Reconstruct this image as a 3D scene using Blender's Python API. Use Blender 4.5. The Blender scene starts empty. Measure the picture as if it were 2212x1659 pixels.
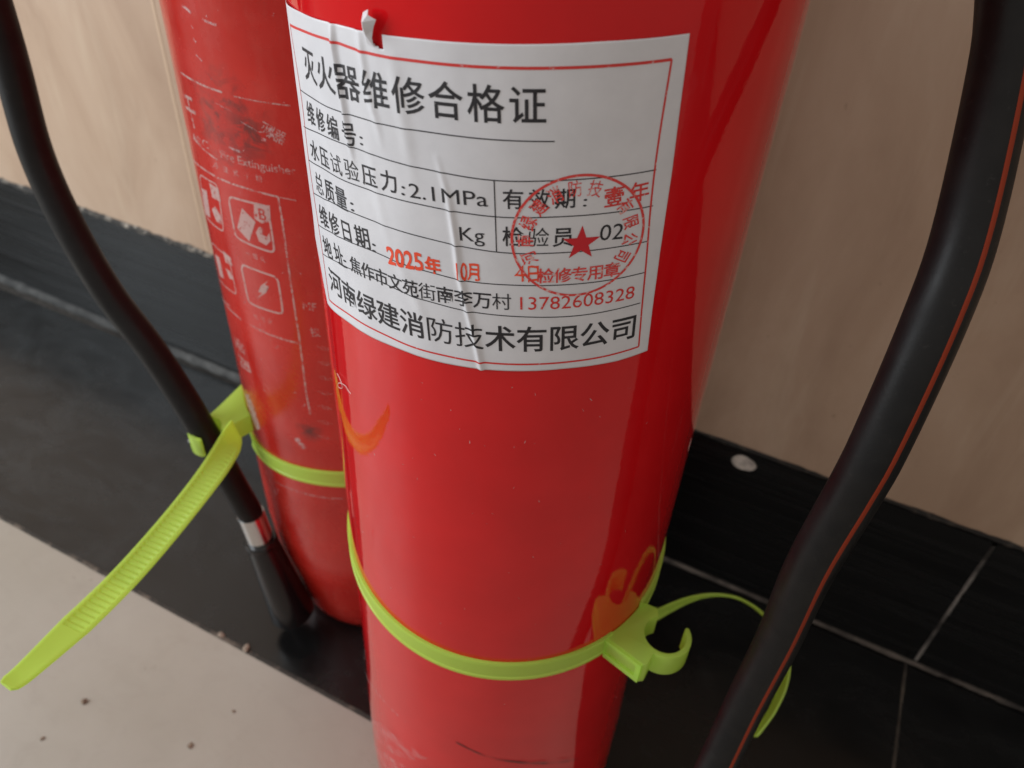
import bpy, bmesh, math, random
import numpy as np
from mathutils import Vector, Matrix, noise

# ------------------------------------------------------------------ camera
PW, PH = 2212.0, 1659.0                      # the photograph's working frame
FPX = 1706.72
H = 0.46                                     # eye height above the floor
MR = np.array([[0.89242561, 0.32115066, -0.31692079],
               [0.44821891, -0.5504836, 0.70432068],
               [0.05173336, -0.7706037, -0.63521146]])
S = bpy.context.scene
COL = S.collection
cam_d = bpy.data.cameras.new('camera')
cam = bpy.data.objects.new('camera', cam_d)
COL.objects.link(cam)
cm = Matrix.Identity(4)
for i in range(3):
    cm[i][0] = MR[i][0]; cm[i][1] = -MR[i][1]; cm[i][2] = -MR[i][2]
cm[0][3], cm[1][3], cm[2][3] = 0, 0, H
cam.matrix_world = cm
cam_d.sensor_width = 36
cam_d.lens = 36 * FPX / PW
cam_d.clip_start = 0.01
cam_d.clip_end = 50
cam_d.dof.use_dof = True
cam_d.dof.focus_distance = 0.205
cam_d.dof.aperture_fstop = 18
S.camera = cam

# ------------------------------------------------------------------ world, lamps, exposure
W = bpy.data.worlds.new('World'); S.world = W; W.use_nodes = True
bg = W.node_tree.nodes['Background']
bg.inputs[0].default_value = (1.0, 0.93, 0.86, 1)
bg.inputs[1].default_value = 0.49

def area(name, loc, target, sx, sy, power, col, spread=180):
    l = bpy.data.lights.new(name, 'AREA'); l.shape = 'RECTANGLE'
    l.size, l.size_y = sx, sy; l.energy = power; l.color = col; l.spread = math.radians(spread)
    o = bpy.data.objects.new(name, l); COL.objects.link(o)
    o.location = loc
    o.rotation_euler = (Vector(target) - Vector(loc)).to_track_quat('-Z', 'Y').to_euler()
    return o
area('daylight_from_doorway', (-1.05, -0.31, 0.68), (-0.25, 0.2, 0.12), 0.7, 1.0, 11.8, (0.88, 0.95, 1.0))

S.view_settings.view_transform = 'Standard'
S.view_settings.look = 'None'
S.view_settings.exposure = 0.26
S.view_settings.gamma = 1
S.view_settings.use_curve_mapping = False
S.cycles.use_denoising = True
S.cycles.max_bounces = 8

# ------------------------------------------------------------------ measuring helpers
def ray(px, py):
    v = MR @ np.array([px - PW / 2, py - PH / 2, FPX])
    return v / np.linalg.norm(v)
EYE = np.array([0, 0, H])
def along(px, py, d):
    return EYE + ray(px, py) * d
def on_floor(px, py):
    v = ray(px, py); return EYE + v * (-H / v[2])
AX = np.array([-0.0896, 0.2037]); RA = 0.065            # front extinguisher: axis, radius
BX = np.array([-0.2200, 0.2781]); RB = 0.0625           # rear extinguisher
def on_cyl(px, py, c, r):
    """arc length s and height z (m) of the spot seen on a standing cylinder"""
    v = ray(px, py)
    a = v[0] ** 2 + v[1] ** 2; b = -(v[0] * c[0] + v[1] * c[1]); cc = c[0] ** 2 + c[1] ** 2 - r * r
    t = (-b - math.sqrt(max(0, b * b - a * cc))) / a
    q = EYE + v * t
    return np.array([math.atan2(q[0] - c[0], -(q[1] - c[1])) * r, q[2]])
def cyl_pt(s, z, c, r, off=0.0):
    th = s / r
    return (c[0] + math.sin(th) * (r + off), c[1] - math.cos(th) * (r + off), z)

# ------------------------------------------------------------------ object helpers
def link(name, me, mat=None, parent=None, smooth=True):
    o = bpy.data.objects.new(name, me); COL.objects.link(o)
    if mat is not None:
        for m in (mat if isinstance(mat, (list, tuple)) else [mat]): me.materials.append(m)
    if smooth:
        me.polygons.foreach_set('use_smooth', [True] * len(me.polygons))
    if parent is not None: o.parent = parent
    return o
def from_bm(name, bm, mat=None, parent=None, smooth=True):
    me = bpy.data.meshes.new(name); bm.to_mesh(me); bm.free()
    return link(name, me, mat, parent, smooth)
def from_py(name, v, f, mat=None, parent=None, smooth=True):
    me = bpy.data.meshes.new(name); me.from_pydata([tuple(map(float, p)) for p in v], [], f); me.update()
    return link(name, me, mat, parent, smooth)
def empty(name, loc, label, cat, group=None):
    o = bpy.data.objects.new(name, None); COL.objects.link(o); o.location = loc
    o.empty_display_size = 0.02
    o['label'] = label; o['category'] = cat
    if group: o['group'] = group
    return o
def tag(o, label, cat, group=None):
    o['label'] = label; o['category'] = cat
    if group: o['group'] = group
    return o
def keep(o, root):
    """parent without moving (meshes are written in world coordinates)"""
    o.parent = root
    o.matrix_parent_inverse = Matrix.Translation(root.location).inverted()
    return o
def autosmooth(o, deg=35):
    me = o.data
    bm = bmesh.new(); bm.from_mesh(me)
    for e in bm.edges:
        if len(e.link_faces) == 2 and e.calc_face_angle(0) > math.radians(deg): e.smooth = False
    bm.to_mesh(me); bm.free()
    return o
def box(bm, x0, x1, y0, y1, z0, z1):
    vs = [bm.verts.new(p) for p in ((x0,y0,z0),(x1,y0,z0),(x1,y1,z0),(x0,y1,z0),(x0,y0,z1),(x1,y0,z1),(x1,y1,z1),(x0,y1,z1))]
    for f in ((3,2,1,0),(4,5,6,7),(0,1,5,4),(1,2,6,5),(2,3,7,6),(3,0,4,7)): bm.faces.new([vs[i] for i in f])
def bevel(bm, w, seg=2, ang=30):
    es = [e for e in bm.edges if len(e.link_faces) == 2 and e.calc_face_angle(0) > math.radians(ang)]
    bmesh.ops.bevel(bm, geom=es, offset=w, segments=seg, affect='EDGES', profile=0.6, clamp_overlap=True)
def lathe(name, prof, c, mat, parent, n=256):
    v, f = [], []
    for r, z in prof:
        for k in range(n):
            a = 2 * math.pi * k / n
            v.append((c[0] + r * math.cos(a), c[1] + r * math.sin(a), z))
    for i in range(len(prof) - 1):
        for k in range(n):
            k2 = (k + 1) % n
            f.append((i*n+k, i*n+k2, (i+1)*n+k2, (i+1)*n+k))
    f.append(tuple(range(n))[::-1]); m = (len(prof) - 1) * n
    f.append(tuple(range(m, m + n)))
    o = from_py(name, v, f, mat)
    keep(o, parent)
    return autosmooth(o, 50)
def spline(pts, n):
    """Catmull-Rom through the points (any dimension), n samples per span"""
    P = [np.array(p, float) for p in pts]
    P = [2 * P[0] - P[1]] + P + [2 * P[-1] - P[-2]]
    out = []
    for i in range(1, len(P) - 2):
        for k in range(n):
            t = k / n
            out.append(0.5 * (2*P[i] + (P[i+1]-P[i-1])*t + (2*P[i-1]-5*P[i]+4*P[i+1]-P[i+2])*t*t
                              + (-P[i-1]+3*P[i]-3*P[i+1]+P[i+2])*t**3))
    out.append(P[-2])
    return np.array(out)
def resample(P, step):
    d = np.r_[0, np.cumsum(np.linalg.norm(np.diff(P[:, :3], axis=0), axis=1))]
    n = max(2, int(round(d[-1] / step)) + 1)
    u = np.linspace(0, d[-1], n)
    return np.stack([np.interp(u, d, P[:, k]) for k in range(P.shape[1])], 1), u
def tube(name, path, radii, mat, parent, seg=40, cap=True):
    P = np.array(path); n = len(P)
    T = np.gradient(P, axis=0); T /= np.linalg.norm(T, axis=1)[:, None]
    v, f = [], []
    N = np.cross(T[0], [0.3, 0.9, 0.1]); N /= np.linalg.norm(N)
    for i in range(n):
        N = N - T[i] * (N @ T[i]); N /= np.linalg.norm(N); B = np.cross(T[i], N)
        for k in range(seg):
            a = 2 * math.pi * k / seg
            v.append(P[i] + (N * math.cos(a) + B * math.sin(a)) * radii[i])
    for i in range(n - 1):
        for k in range(seg):
            k2 = (k + 1) % seg
            f.append((i*seg+k, i*seg+k2, (i+1)*seg+k2, (i+1)*seg+k))
    if cap:
        f.append(tuple(range(seg))[::-1]); m = (n - 1) * seg; f.append(tuple(range(m, m + seg)))
    o = from_py(name, v, f, mat)
    if parent is not None: keep(o, parent)
    return autosmooth(o, 40)

# ------------------------------------------------------------------ materials
class NT:
    def __init__(s, name):
        s.m = bpy.data.materials.new(name); s.m.use_nodes = True
        s.t = s.m.node_tree; s.p = s.t.nodes['Principled BSDF']; s.out = s.t.nodes['Material Output']
    def n(s, typ, **kw):
        nd = s.t.nodes.new(typ)
        for k, v in kw.items():
            if k in ('inp',):
                for a, b in v.items():
                    if hasattr(b, 'is_output') : s.t.links.new(b, nd.inputs[a])
                    else: nd.inputs[a].default_value = b
            else: setattr(nd, k, v)
        return nd
    def l(s, a, b): s.t.links.new(a, b)
    def set(s, **kw):
        for k, v in kw.items():
            k = k.replace('_', ' ')
            if hasattr(v, 'is_output'): s.l(v, s.p.inputs[k])
            else: s.p.inputs[k].default_value = (*v, 1) if isinstance(v, tuple) and len(v) == 3 else v
        return s
    def coord(s, scale=(1, 1, 1), loc=(0, 0, 0)):
        g = s.n('ShaderNodeNewGeometry')
        mp = s.n('ShaderNodeMapping', inp={'Vector': g.outputs['Position'], 'Scale': scale, 'Location': loc})
        return mp.outputs[0]
    def noise(s, vec, scale, detail=4, rough=0.55, dist=0.0):
        return s.n('ShaderNodeTexNoise', inp={'Vector': vec, 'Scale': scale, 'Detail': detail, 'Roughness': rough, 'Distortion': dist}).outputs['Fac']
    def ramp(s, fac, stops, interp='LINEAR'):
        r = s.n('ShaderNodeValToRGB', inp={'Fac': fac}); e = r.color_ramp.elements; r.color_ramp.interpolation = interp
        while len(e) < len(stops): e.new(0.5)
        for q, (p, c) in zip(e, stops):
            q.position = p; q.color = (*c, 1) if isinstance(c, tuple) else (c, c, c, 1)
        return r.outputs[0]
    def mix(s, fac, a, b, mode='MIX'):
        nd = s.n('ShaderNodeMix', data_type='RGBA', blend_type=mode)
        for idx, v in ((0, fac), (6, a), (7, b)):
            if hasattr(v, 'is_output'): s.l(v, nd.inputs[idx])
            else: nd.inputs[idx].default_value = (*v, 1) if isinstance(v, tuple) else v
        return nd.outputs[2]
    def math(s, op, a, b=0.0, clamp=False):
        nd = s.n('ShaderNodeMath', operation=op, use_clamp=clamp)
        for i, v in ((0, a), (1, b)):
            if hasattr(v, 'is_output'): s.l(v, nd.inputs[i])
            else: nd.inputs[i].default_value = v
        return nd.outputs[0]
    def bump(s, hgt, strength=0.3, dist=0.001):
        b = s.n('ShaderNodeBump', inp={'Height': hgt, 'Strength': strength, 'Distance': dist})
        s.l(b.outputs[0], s.p.inputs['Normal']); return s
    def near(s, p, r0, r1):
        """1 within r0 of a world point, 0 beyond r1"""
        g = s.n('ShaderNodeNewGeometry')
        d = s.n('ShaderNodeVectorMath', operation='DISTANCE', inp={0: g.outputs['Position'], 1: tuple(p)})
        return s.n('ShaderNodeMapRange', inp={'Value': d.outputs['Value'], 'From Min': r0, 'From Max': r1, 'To Min': 1.0, 'To Max': 0.0}).outputs[0]

def mat_red():
    t = NT('glossy_red_paint')
    c = t.coord()
    col = t.ramp(t.noise(c, 40, 3), [(0.35, (0.57, 0.006, 0.009)), (0.7, (0.63, 0.0075, 0.011))])
    t.set(Base_Color=col, Roughness=t.ramp(t.noise(c, 90, 4), [(0.35, 0.035), (0.75, 0.075)]), Coat_Weight=0.08, Coat_Roughness=0.05, Specular_IOR_Level=0.45)
    t.bump(t.math('ADD', t.noise(c, 260, 2), t.math('MULTIPLY', t.noise(t.coord((1, 1, .35)), 34, 2), 3.0)), 0.06, 0.0006)
    return t.m
def mat_red_worn():
    t = NT('worn_red_paint')
    c = t.coord()
    col = t.ramp(t.noise(c, 22, 5, 0.6), [(0.3, (0.38, 0.013, 0.009)), (0.7, (0.49, 0.024, 0.016))])
    # grime stains with their own outline
    s1 = on_cyl(492, 265, BX, RB); s2 = on_cyl(668, 930, BX, RB); s3 = on_cyl(535, 290, BX, RB); s4 = on_cyl(545, 900, BX, RB)
    n1 = t.noise(t.coord((1, 1, 1.6)), 95, 6, 0.7, 0.8)
    m = 0
    for (p, r0, r1, lo, hi) in ((s1, .004, .024, .49, .62), (s3, .002, .013, .42, .52), (s2, .001, .0085, .42, .52)):
        k = t.math('MULTIPLY', t.near(cyl_pt(p[0], p[1], BX, RB), r0, r1), t.ramp(n1, [(lo, 0.0), (hi, 1.0)]))
        m = k if m == 0 else t.math('MAXIMUM', m, k)
    col = t.mix(t.math('MULTIPLY', m, 0.8), col, (0.045, 0.022, 0.022))
    dust = t.math('MULTIPLY', t.ramp(t.noise(t.coord((1, 1, .35)), 70, 6, 0.7), [(0.5, 0.0), (0.8, 0.22)]), 1.0)
    col = t.mix(dust, col, (0.50, 0.16, 0.12))
    ru = t.ramp(t.noise(c, 60, 5), [(0.3, 0.16), (0.7, 0.34)])
    t.set(Base_Color=col, Roughness=ru)
    t.bump(t.noise(c, 300, 2), 0.08, 0.0006)
    return t.m
def mat_plain(name, col, rough=0.5, **kw):
    t = NT(name); t.set(Base_Color=col, Roughness=rough, **kw); return t.m
def mat_paper():
    t = NT('sticker_paper'); c = t.coord()
    t.set(Base_Color=t.ramp(t.noise(c, 120, 5), [(0.3, (0.62, 0.615, 0.65)), (0.7, (0.68, 0.675, 0.71))]), Roughness=0.42)
    t.bump(t.noise(c, 900, 2), 0.05, 0.0003)
    return t.m
def mat_ink(name, col, lo=0.30, hi=0.42, paper=(0.66, 0.6, 0.6), scale=900):
    t = NT(name)
    t.set(Base_Color=t.mix(t.ramp(t.noise(t.coord(), scale, 3), [(lo, 1.0), (hi, 0.0)]), col, paper), Roughness=0.5)
    return t.m
def mat_worn_print(lo=0.38, hi=0.54, name='worn_white_print'):
    t = NT(name); c = t.coord()
    a = t.ramp(t.noise(c, 420, 5, 0.7), [(lo, 0.0), (hi, 0.64)])
    t.set(Base_Color=(0.62, 0.46, 0.43), Roughness=0.4, Alpha=a)
    return t.m
def mat_scratch():
    t = NT('pale_scratches'); c = t.coord()
    t.set(Base_Color=(0.70, 0.58, 0.58), Roughness=0.45, Alpha=t.ramp(t.noise(c, 600, 5, 0.7), [(0.38, 0.0), (0.66, 0.65)]))
    return t.m
def mat_scuff():
    t = NT('whitish_scuffs'); c = t.coord()
    t.set(Base_Color=(0.75, 0.62, 0.62), Roughness=0.5, Alpha=t.ramp(t.noise(t.coord((1, 1, 2.2)), 150, 6, 0.7, 0.6), [(0.47, 0.0), (0.8, 0.45)]))
    return t.m
def mat_nylon():
    t = NT('yellow_green_nylon')
    t.set(Base_Color=(0.70, 0.97, 0.20), Roughness=0.24, IOR=1.5)
    tl = t.n('ShaderNodeBsdfTranslucent', inp={'Color': (0.70, 0.98, 0.20, 1)})
    tr = t.n('ShaderNodeBsdfTransparent', inp={'Color': (0.88, 0.95, 0.40, 1)})
    m1 = t.n('ShaderNodeMixShader', inp={0: 0.36, 1: t.p.outputs[0], 2: tl.outputs[0]})
    m2 = t.n('ShaderNodeMixShader', inp={0: 0.36, 1: m1.outputs[0], 2: tr.outputs[0]})
    t.l(m2.outputs[0], t.out.inputs[0])
    return t.m
def mat_rubber():
    t = NT('black_rubber_hose'); c = t.coord()
    col = t.ramp(t.noise(c, 150, 4), [(0.3, (0.006, 0.006, 0.0065)), (0.75, (0.010, 0.0095, 0.0095))])
    col = t.mix(t.ramp(t.noise(c, 420, 4, 0.7), [(0.62, 0.0), (0.80, 0.5)]), col, (0.045, 0.042, 0.040))
    t.set(Base_Color=col, Roughness=t.ramp(t.noise(c, 45, 4), [(0.3, 0.34), (0.7, 0.56)]), Specular_IOR_Level=0.22)
    t.bump(t.noise(c, 1100, 2), 0.12, 0.0003)
    return t.m
def mat_wall():
    t = NT('beige_wall_panel')
    a = t.noise(t.coord((1, 1, .40)), 15, 6, 0.62, 0.5); b = t.noise(t.coord((1, 1, .10)), 60, 5, 0.6, 0.5)
    col = t.ramp(a, [(0.28, (0.37, 0.255, 0.18)), (0.5, (0.445, 0.32, 0.23)), (0.72, (0.50, 0.375, 0.28))])
    col = t.mix(t.ramp(b, [(0.55, 0.0), (0.8, 0.5)]), col, (0.56, 0.45, 0.34))
    sp = t.ramp(t.noise(t.coord((1, 1, .6)), 210, 3, 0.6), [(0.22, 0.45), (0.30, 0.0)])
    col = t.mix(sp, col, (0.22, 0.15, 0.10))
    t.set(Base_Color=col, Roughness=0.42, Specular_IOR_Level=0.35)
    t.bump(b, 0.05, 0.001)
    return t.m
def mat_granite(name, streak=(1, 1, 1), base=0.010, dusty=0.045, film=0.75):
    t = NT(name)
    a = t.noise(t.coord(streak), 26, 6, 0.65, 0.6); b = t.noise(t.coord(), 240, 4, 0.7)
    col = t.ramp(a, [(0.35, (base, base * 1.02, base * 1.05)), (0.62, (base * 2, base * 2.05, base * 2.1)), (0.85, (dusty, dusty * 1.03, dusty * 1.03))])
    col = t.mix(t.ramp(b, [(0.64, 0.0), (0.85, 0.35)]), col, (0.055, 0.058, 0.058))
    # paler film at the left: dust, with the doorway's grey sheen painted in
    dz = t.math('MULTIPLY', t.near((-0.62, 0.26, 0.03), 0.10, 0.42), t.ramp(t.noise(t.coord((streak[0] * .8, 1, streak[2])), 34, 6, 0.65, 0.8), [(0.38, 0.25), (0.72, 1.0)]))
    col = t.mix(t.math('MULTIPLY', dz, film), col, (0.050, 0.056, 0.060))
    t.set(Base_Color=col, Roughness=t.ramp(a, [(0.3, 0.16), (0.8, 0.38)]), Specular_IOR_Level=0.5)
    t.bump(b, 0.05, 0.0008)
    return t.m
def mat_tile():
    t = NT('beige_floor_tile')
    a = t.noise(t.coord(), 9, 6, 0.6); b = t.noise(t.coord(), 160, 5, 0.7)
    col = t.ramp(a, [(0.3, (0.325, 0.29, 0.245)), (0.7, (0.375, 0.338, 0.292))])
    col = t.mix(t.ramp(b, [(0.66, 0.0), (0.82, 0.35)]), col, (0.25, 0.21, 0.17))
    sm = t.ramp(t.noise(t.coord((1, 1.6, 1)), 38, 6, 0.7, 0.6), [(0.5, 0.0), (0.85, 0.30)])
    col = t.mix(sm, col, (0.23, 0.195, 0.16))
    t.set(Base_Color=col, Roughness=t.ramp(t.noise(t.coord(), 25, 4), [(0.3, 0.26), (0.7, 0.42)]))
    return t.m
def mat_mortar(name, dark, light, lo, hi, scale=160):
    t = NT(name)
    t.set(Base_Color=t.ramp(t.noise(t.coord(), scale, 5, 0.7), [(lo, dark), (hi, light)]), Roughness=0.85)
    return t.m

RED, WORN, PAPER, NYLON, RUBBER = mat_red(), mat_red_worn(), mat_paper(), mat_nylon(), mat_rubber()
INK = mat_ink('black_ink', (0.018, 0.017, 0.022), 0.22, 0.30, (0.2, 0.2, 0.2))
REDINK = mat_ink('red_ink', (0.62, 0.035, 0.03), 0.26, 0.36)
STAMPINK = mat_ink('stamp_ink', (0.66, 0.05, 0.045), 0.36, 0.46, (0.70, 0.42, 0.40), 700)
HANDINK = mat_ink('orange_red_date_ink', (0.78, 0.07, 0.025), 0.24, 0.34, (0.75, 0.35, 0.25))
PRINT, SCRATCH, SCUFF = mat_worn_print(), mat_scratch(), mat_scuff()
STRIPE = mat_plain('orange_stripe', (0.24, 0.030, 0.010), 0.6, Specular_IOR_Level=0.2)
STEEL = mat_plain('bright_steel', (0.72, 0.72, 0.72), 0.18, Metallic=1.0)
PLASTIC = mat_plain('black_plastic', (0.008, 0.008, 0.009), 0.22, Specular_IOR_Level=0.45)

# ------------------------------------------------------------------ setting: floor
def kind(o, k): o['kind'] = k; return o
BAND = 0.185                       # front edge of the black border
def flat(name, x0, x1, y0, y1, z, mat):
    return from_py(name, [(x0, y0, z), (x1, y0, z), (x1, y1, z), (x0, y1, z)], [(0, 1, 2, 3)], mat, smooth=False)
kind(flat('floor', -4, 4, -4, 0.60, -0.006, mat_mortar('grey_floor_bed', (0.05, 0.045, 0.04), (0.10, 0.09, 0.08), .4, .6)), 'structure')
TILE = mat_tile()
bm = bmesh.new(); box(bm, -4, 4, -4, BAND - 0.0012, -0.02, 0.0); bevel(bm, 0.0008, 2)
kind(from_bm('beige_floor', bm, TILE, smooth=False), 'structure')
GRAN = mat_granite('black_stone_border', (.6, 1, 1), 0.0045, 0.028, 0.55)
bm = bmesh.new()
for x0, x1 in ((-4, 0.1253), (0.1267, 1.3)):
    box(bm, x0, x1, BAND, 0.3835, -0.02, 0.0002)
bevel(bm, 0.0009, 2)
kind(from_bm('floor_border', bm, GRAN, smooth=False), 'structure')
# dirty crumbly line along the border's front edge
rnd = random.Random(4)
v, f = [], []
xs = np.arange(-0.75, -0.02, 0.0022)
for i, x in enumerate(xs):
    n1 = noise.noise(Vector((x * 120, 0, 0))); n2 = noise.noise(Vector((x * 45, 7, 0)))
    w0 = 0.0010 + 0.0006 * max(0, n1) + 0.0009 * max(0, n2); w1 = 0.0014 + 0.0010 * max(0, -n1)
    hz = 0.0003 + 0.0004 * max(0, n2 + .2)
    for yy, zz in ((BAND - w0, 0.00005), (BAND - w0 * .4, hz * .7), (BAND + w1 * .4, hz), (BAND + w1, 0.00025)):
        v.append((x, yy, zz))
    if i:
        for k in range(3): f.append(((i-1)*4+k, i*4+k, i*4+k+1, (i-1)*4+k+1))
kind(from_py('floor_border_joint', v, f, mat_mortar('dirty_joint', (0.03, 0.025, 0.02), (0.20, 0.155, 0.12), .50, .75, 110)), 'structure')
# light grout in the joints of the black tiles
v, f = [], []
def strip(p0, p1, w, z0, hz, seed, seg=0.003):
    p0, p1 = np.array(p0, float), np.array(p1, float); L = np.linalg.norm(p1 - p0); n = int(L / seg)
    d = (p1 - p0) / L; nrm = np.array([-d[1], d[0]])
    base = len(v)
    for i in range(n + 1):
        p = p0 + d * L * i / n
        ww = w * (0.75 + 0.5 * noise.noise(Vector((i * .11, seed, 0))) + .25 * noise.noise(Vector((i * .5, seed, 3))))
        for s_, zz in ((-1, z0), (0, z0 + hz), (1, z0)):
            v.append((*(p + nrm * ww * s_), zz))
        if i:
            for k in range(2): f.append((base+(i-1)*3+k, base+i*3+k, base+i*3+k+1, base+(i-1)*3+k+1))
strip((0.126, 0.19), (0.126, 0.384), 0.0011, 0.0003, 0.0003, 2)
kind(from_py('floor_grout', v, f, mat_mortar('pale_grout', (0.022, 0.018, 0.015), (0.14, 0.115, 0.09), .38, .75, 30)), 'structure')

# ------------------------------------------------------------------ wall with skirting (turned 0.7 degrees)
wall = empty('wall', (0.1, 0.386, 0), 'beige streaked stone wall above a black tiled skirting', 'wall')
wall.rotation_euler = (0, 0, math.radians(-0.7))
SKH = 0.126
WALLM = mat_wall()
JX = -0.550                                            # panel joint, local x
for x0, x1 in ((-3.5, JX - 0.0006), (JX + 0.0006, 2.5)):
    bm = bmesh.new(); box(bm, x0, x1, 0, 0.03, SKH, 2.2); bevel(bm, 0.0012, 2)
    o = from_bm('panel', bm, WALLM, wall, smooth=False)
bm = bmesh.new(); box(bm, JX - 0.0010, JX + 0.0010, -0.0003, 0.02, SKH + .001, 2.2)
from_bm('joint_filler', bm, mat_plain('joint_filler', (0.53, 0.385, 0.265), 0.5), wall, smooth=False)
SKM = mat_granite('black_skirting_stone', (0.16, 1, 5.0), 0.004, 0.050, 0.34)
TJ = 0.0300                                            # skirting joint, local x
for x0, x1 in ((-3.5, TJ - 0.0012), (TJ + 0.0012, 1.2)):
    bm = bmesh.new(); box(bm, x0, x1, -0.0025, 0.03, 0.0045, SKH - 0.001); bevel(bm, 0.0012, 2)
    from_bm('skirting_tile', bm, SKM, wall, smooth=False)
def bead(name, pts, w, hz, seed, mat, normal, up, seg=0.0025, lo=0.4):
    """an irregular bead of mortar along a line"""
    v, f = [], []
    p0, p1 = map(np.array, pts); L = np.linalg.norm(p1 - p0); n = int(L / seg); normal = np.array(normal, float); up = np.array(up, float)
    for i in range(n + 1):
        p = p0 + (p1 - p0) * i / n
        a = noise.noise(Vector((i * .13, seed, 0))); b = noise.noise(Vector((i * .45, seed, 5)))
        k = lo + (1 - lo) * max(0, .5 + .9 * a + .5 * b)
        for s_, hh in ((-1, -0.0004), (-.45, hz * .8 * k), (.3, hz * k), (1, -0.0004)):
            v.append(p + up * s_ * w * k + normal * hh)
        if i:
            for q in range(3): f.append(((i-1)*4+q, i*4+q, i*4+q+1, (i-1)*4+q+1))
    return from_py(name, v, f, mat, wall)
MORT = mat_mortar('wall_mortar', (0.030, 0.028, 0.026), (0.50, 0.44, 0.37), .52, .70, 130)
bead('mortar', ((-1.5, -0.001, SKH), (-0.4, -0.001, SKH)), 0.0040, 0.0022, 11, MORT, (0, -1, 0), (0, 0, 1))
DMORT = mat_mortar('dark_mortar', (0.012, 0.011, 0.010), (0.14, 0.115, 0.09), .50, .75, 130)
bead('mortar', ((-0.4, -0.001, SKH), (1.0, -0.001, SKH)), 0.0022, 0.0014, 15, DMORT, (0, -1, 0), (0, 0, 1))
GROUT = mat_mortar('skirting_grout', (0.025, 0.022, 0.020), (0.32, 0.30, 0.28), .38, .70, 28)
bead('grout', ((TJ, -0.0022, 0.006), (TJ, -0.0022, SKH - .004)), 0.0021, 0.0008, 21, GROUT, (0, -1, 0), (1, 0, 0))
GROUT2 = mat_mortar('floor_edge_grout', (0.018, 0.015, 0.014), (0.20, 0.17, 0.145), .40, .78, 24)
bead('grout', ((-0.42, -0.0032, 0.0030), (1.0, -0.0032, 0.0030)), 0.0024, 0.0008, 31, GROUT2, (0, -.7, .7), (0, .7, .7))
GROUT3 = mat_mortar('floor_edge_highlight', (0.030, 0.031, 0.031), (0.11, 0.11, 0.107), .45, .8, 40)  # left part of the joint: its soft highlight painted as a paler bead
bead('grout', ((-1.6, -0.0045, 0.0060), (-0.42, -0.0045, 0.0060)), 0.0052, 0.0030, 41, GROUT3, (0, -.7, .7), (0, .7, .7), lo=.7)
# white paint spot on the skirting
v, f = [(0, 0, 0)], []
for k in range(28):
    a = 2 * math.pi * k / 28; r = 1 + .10 * noise.noise(Vector((math.cos(a) * 1.4, math.sin(a) * 1.4, 9)))
    v.append((0.0075 * r * math.cos(a), 0, 0.0058 * r * math.sin(a)))
    f.append((0, k + 1, (k + 1) % 28 + 1))
o = from_py('paint_spot', v, f, mat_mortar('white_paint', (0.30, 0.27, 0.24), (0.62, 0.56, 0.50), .35, .6, 200), wall)
o.location = (-0.1115, -0.0029, 0.1165)

# ------------------------------------------------------------------ extinguishers
ext = empty('fire_extinguisher', (AX[0], AX[1], 0), 'glossy red fire extinguisher in front with a white paper inspection label', 'fire extinguisher', 'red fire extinguishers')
ext2 = empty('fire_extinguisher', (BX[0], BX[1], 0), 'worn scratched red fire extinguisher standing behind with faded white pictograms', 'fire extinguisher', 'red fire extinguishers')
prof = [(0.050, 0.0), (0.0575, 0.0015), (0.0612, 0.006), (0.0640, 0.014), (0.0656, 0.026), (0.0660, 0.045), (0.0658, 0.085), (0.0651, 0.115), (0.065, 0.125)]
prof += [(0.065, z) for z in np.linspace(0.14, 0.485, 24)]
prof += [(0.065 * math.cos(a) * .78 + .0143, 0.485 + 0.05 * math.sin(a)) for a in np.linspace(0.12, 1.45, 12)]
prof += [(0.018, 0.538), (0.018, 0.552)]
lathe('body', prof, AX, RED, ext)
prof2 = [(0.041, 0.0), (0.0475, 0.002), (0.0512, 0.010), (0.0530, 0.020), (0.0562, 0.042), (0.0608, 0.069), (0.0622, 0.088), (0.0625, 0.105)]
prof2 += [(0.0625, z) for z in np.linspace(0.12, 0.485, 24)]
prof2 += [(0.0625 * math.cos(a) * .78 + .0138, 0.485 + 0.05 * math.sin(a)) for a in np.linspace(0.12, 1.45, 12)]
prof2 += [(0.018, 0.538), (0.018, 0.552)]
lathe('body', prof2, BX, WORN, ext2)
BLACKM = PLASTIC
def valve(c, root, ang):
    """neck, valve block and squeeze levers above the shoulder"""
    lathe('valve', [(0.017, 0.5525), (0.017, 0.566), (0.013, 0.568), (0.013, 0.60), (0.009, 0.603)], c, STEEL, root, 48)
    for dz, tl in ((0.585, .02), (0.606, .30)):
        bm = bmesh.new(); box(bm, -0.012, 0.085, -0.008, 0.008, -0.002, 0.002); bevel(bm, 0.0015, 2)
        bm.transform(Matrix.Translation((c[0], c[1], dz)) @ Matrix.Rotation(ang, 4, 'Z') @ Matrix.Rotation(-tl, 4, 'Y'))
        keep(from_bm('lever', bm, BLACKM), root)
valve(AX, ext, 2.2); valve(BX, ext2, 2.0)

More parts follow.
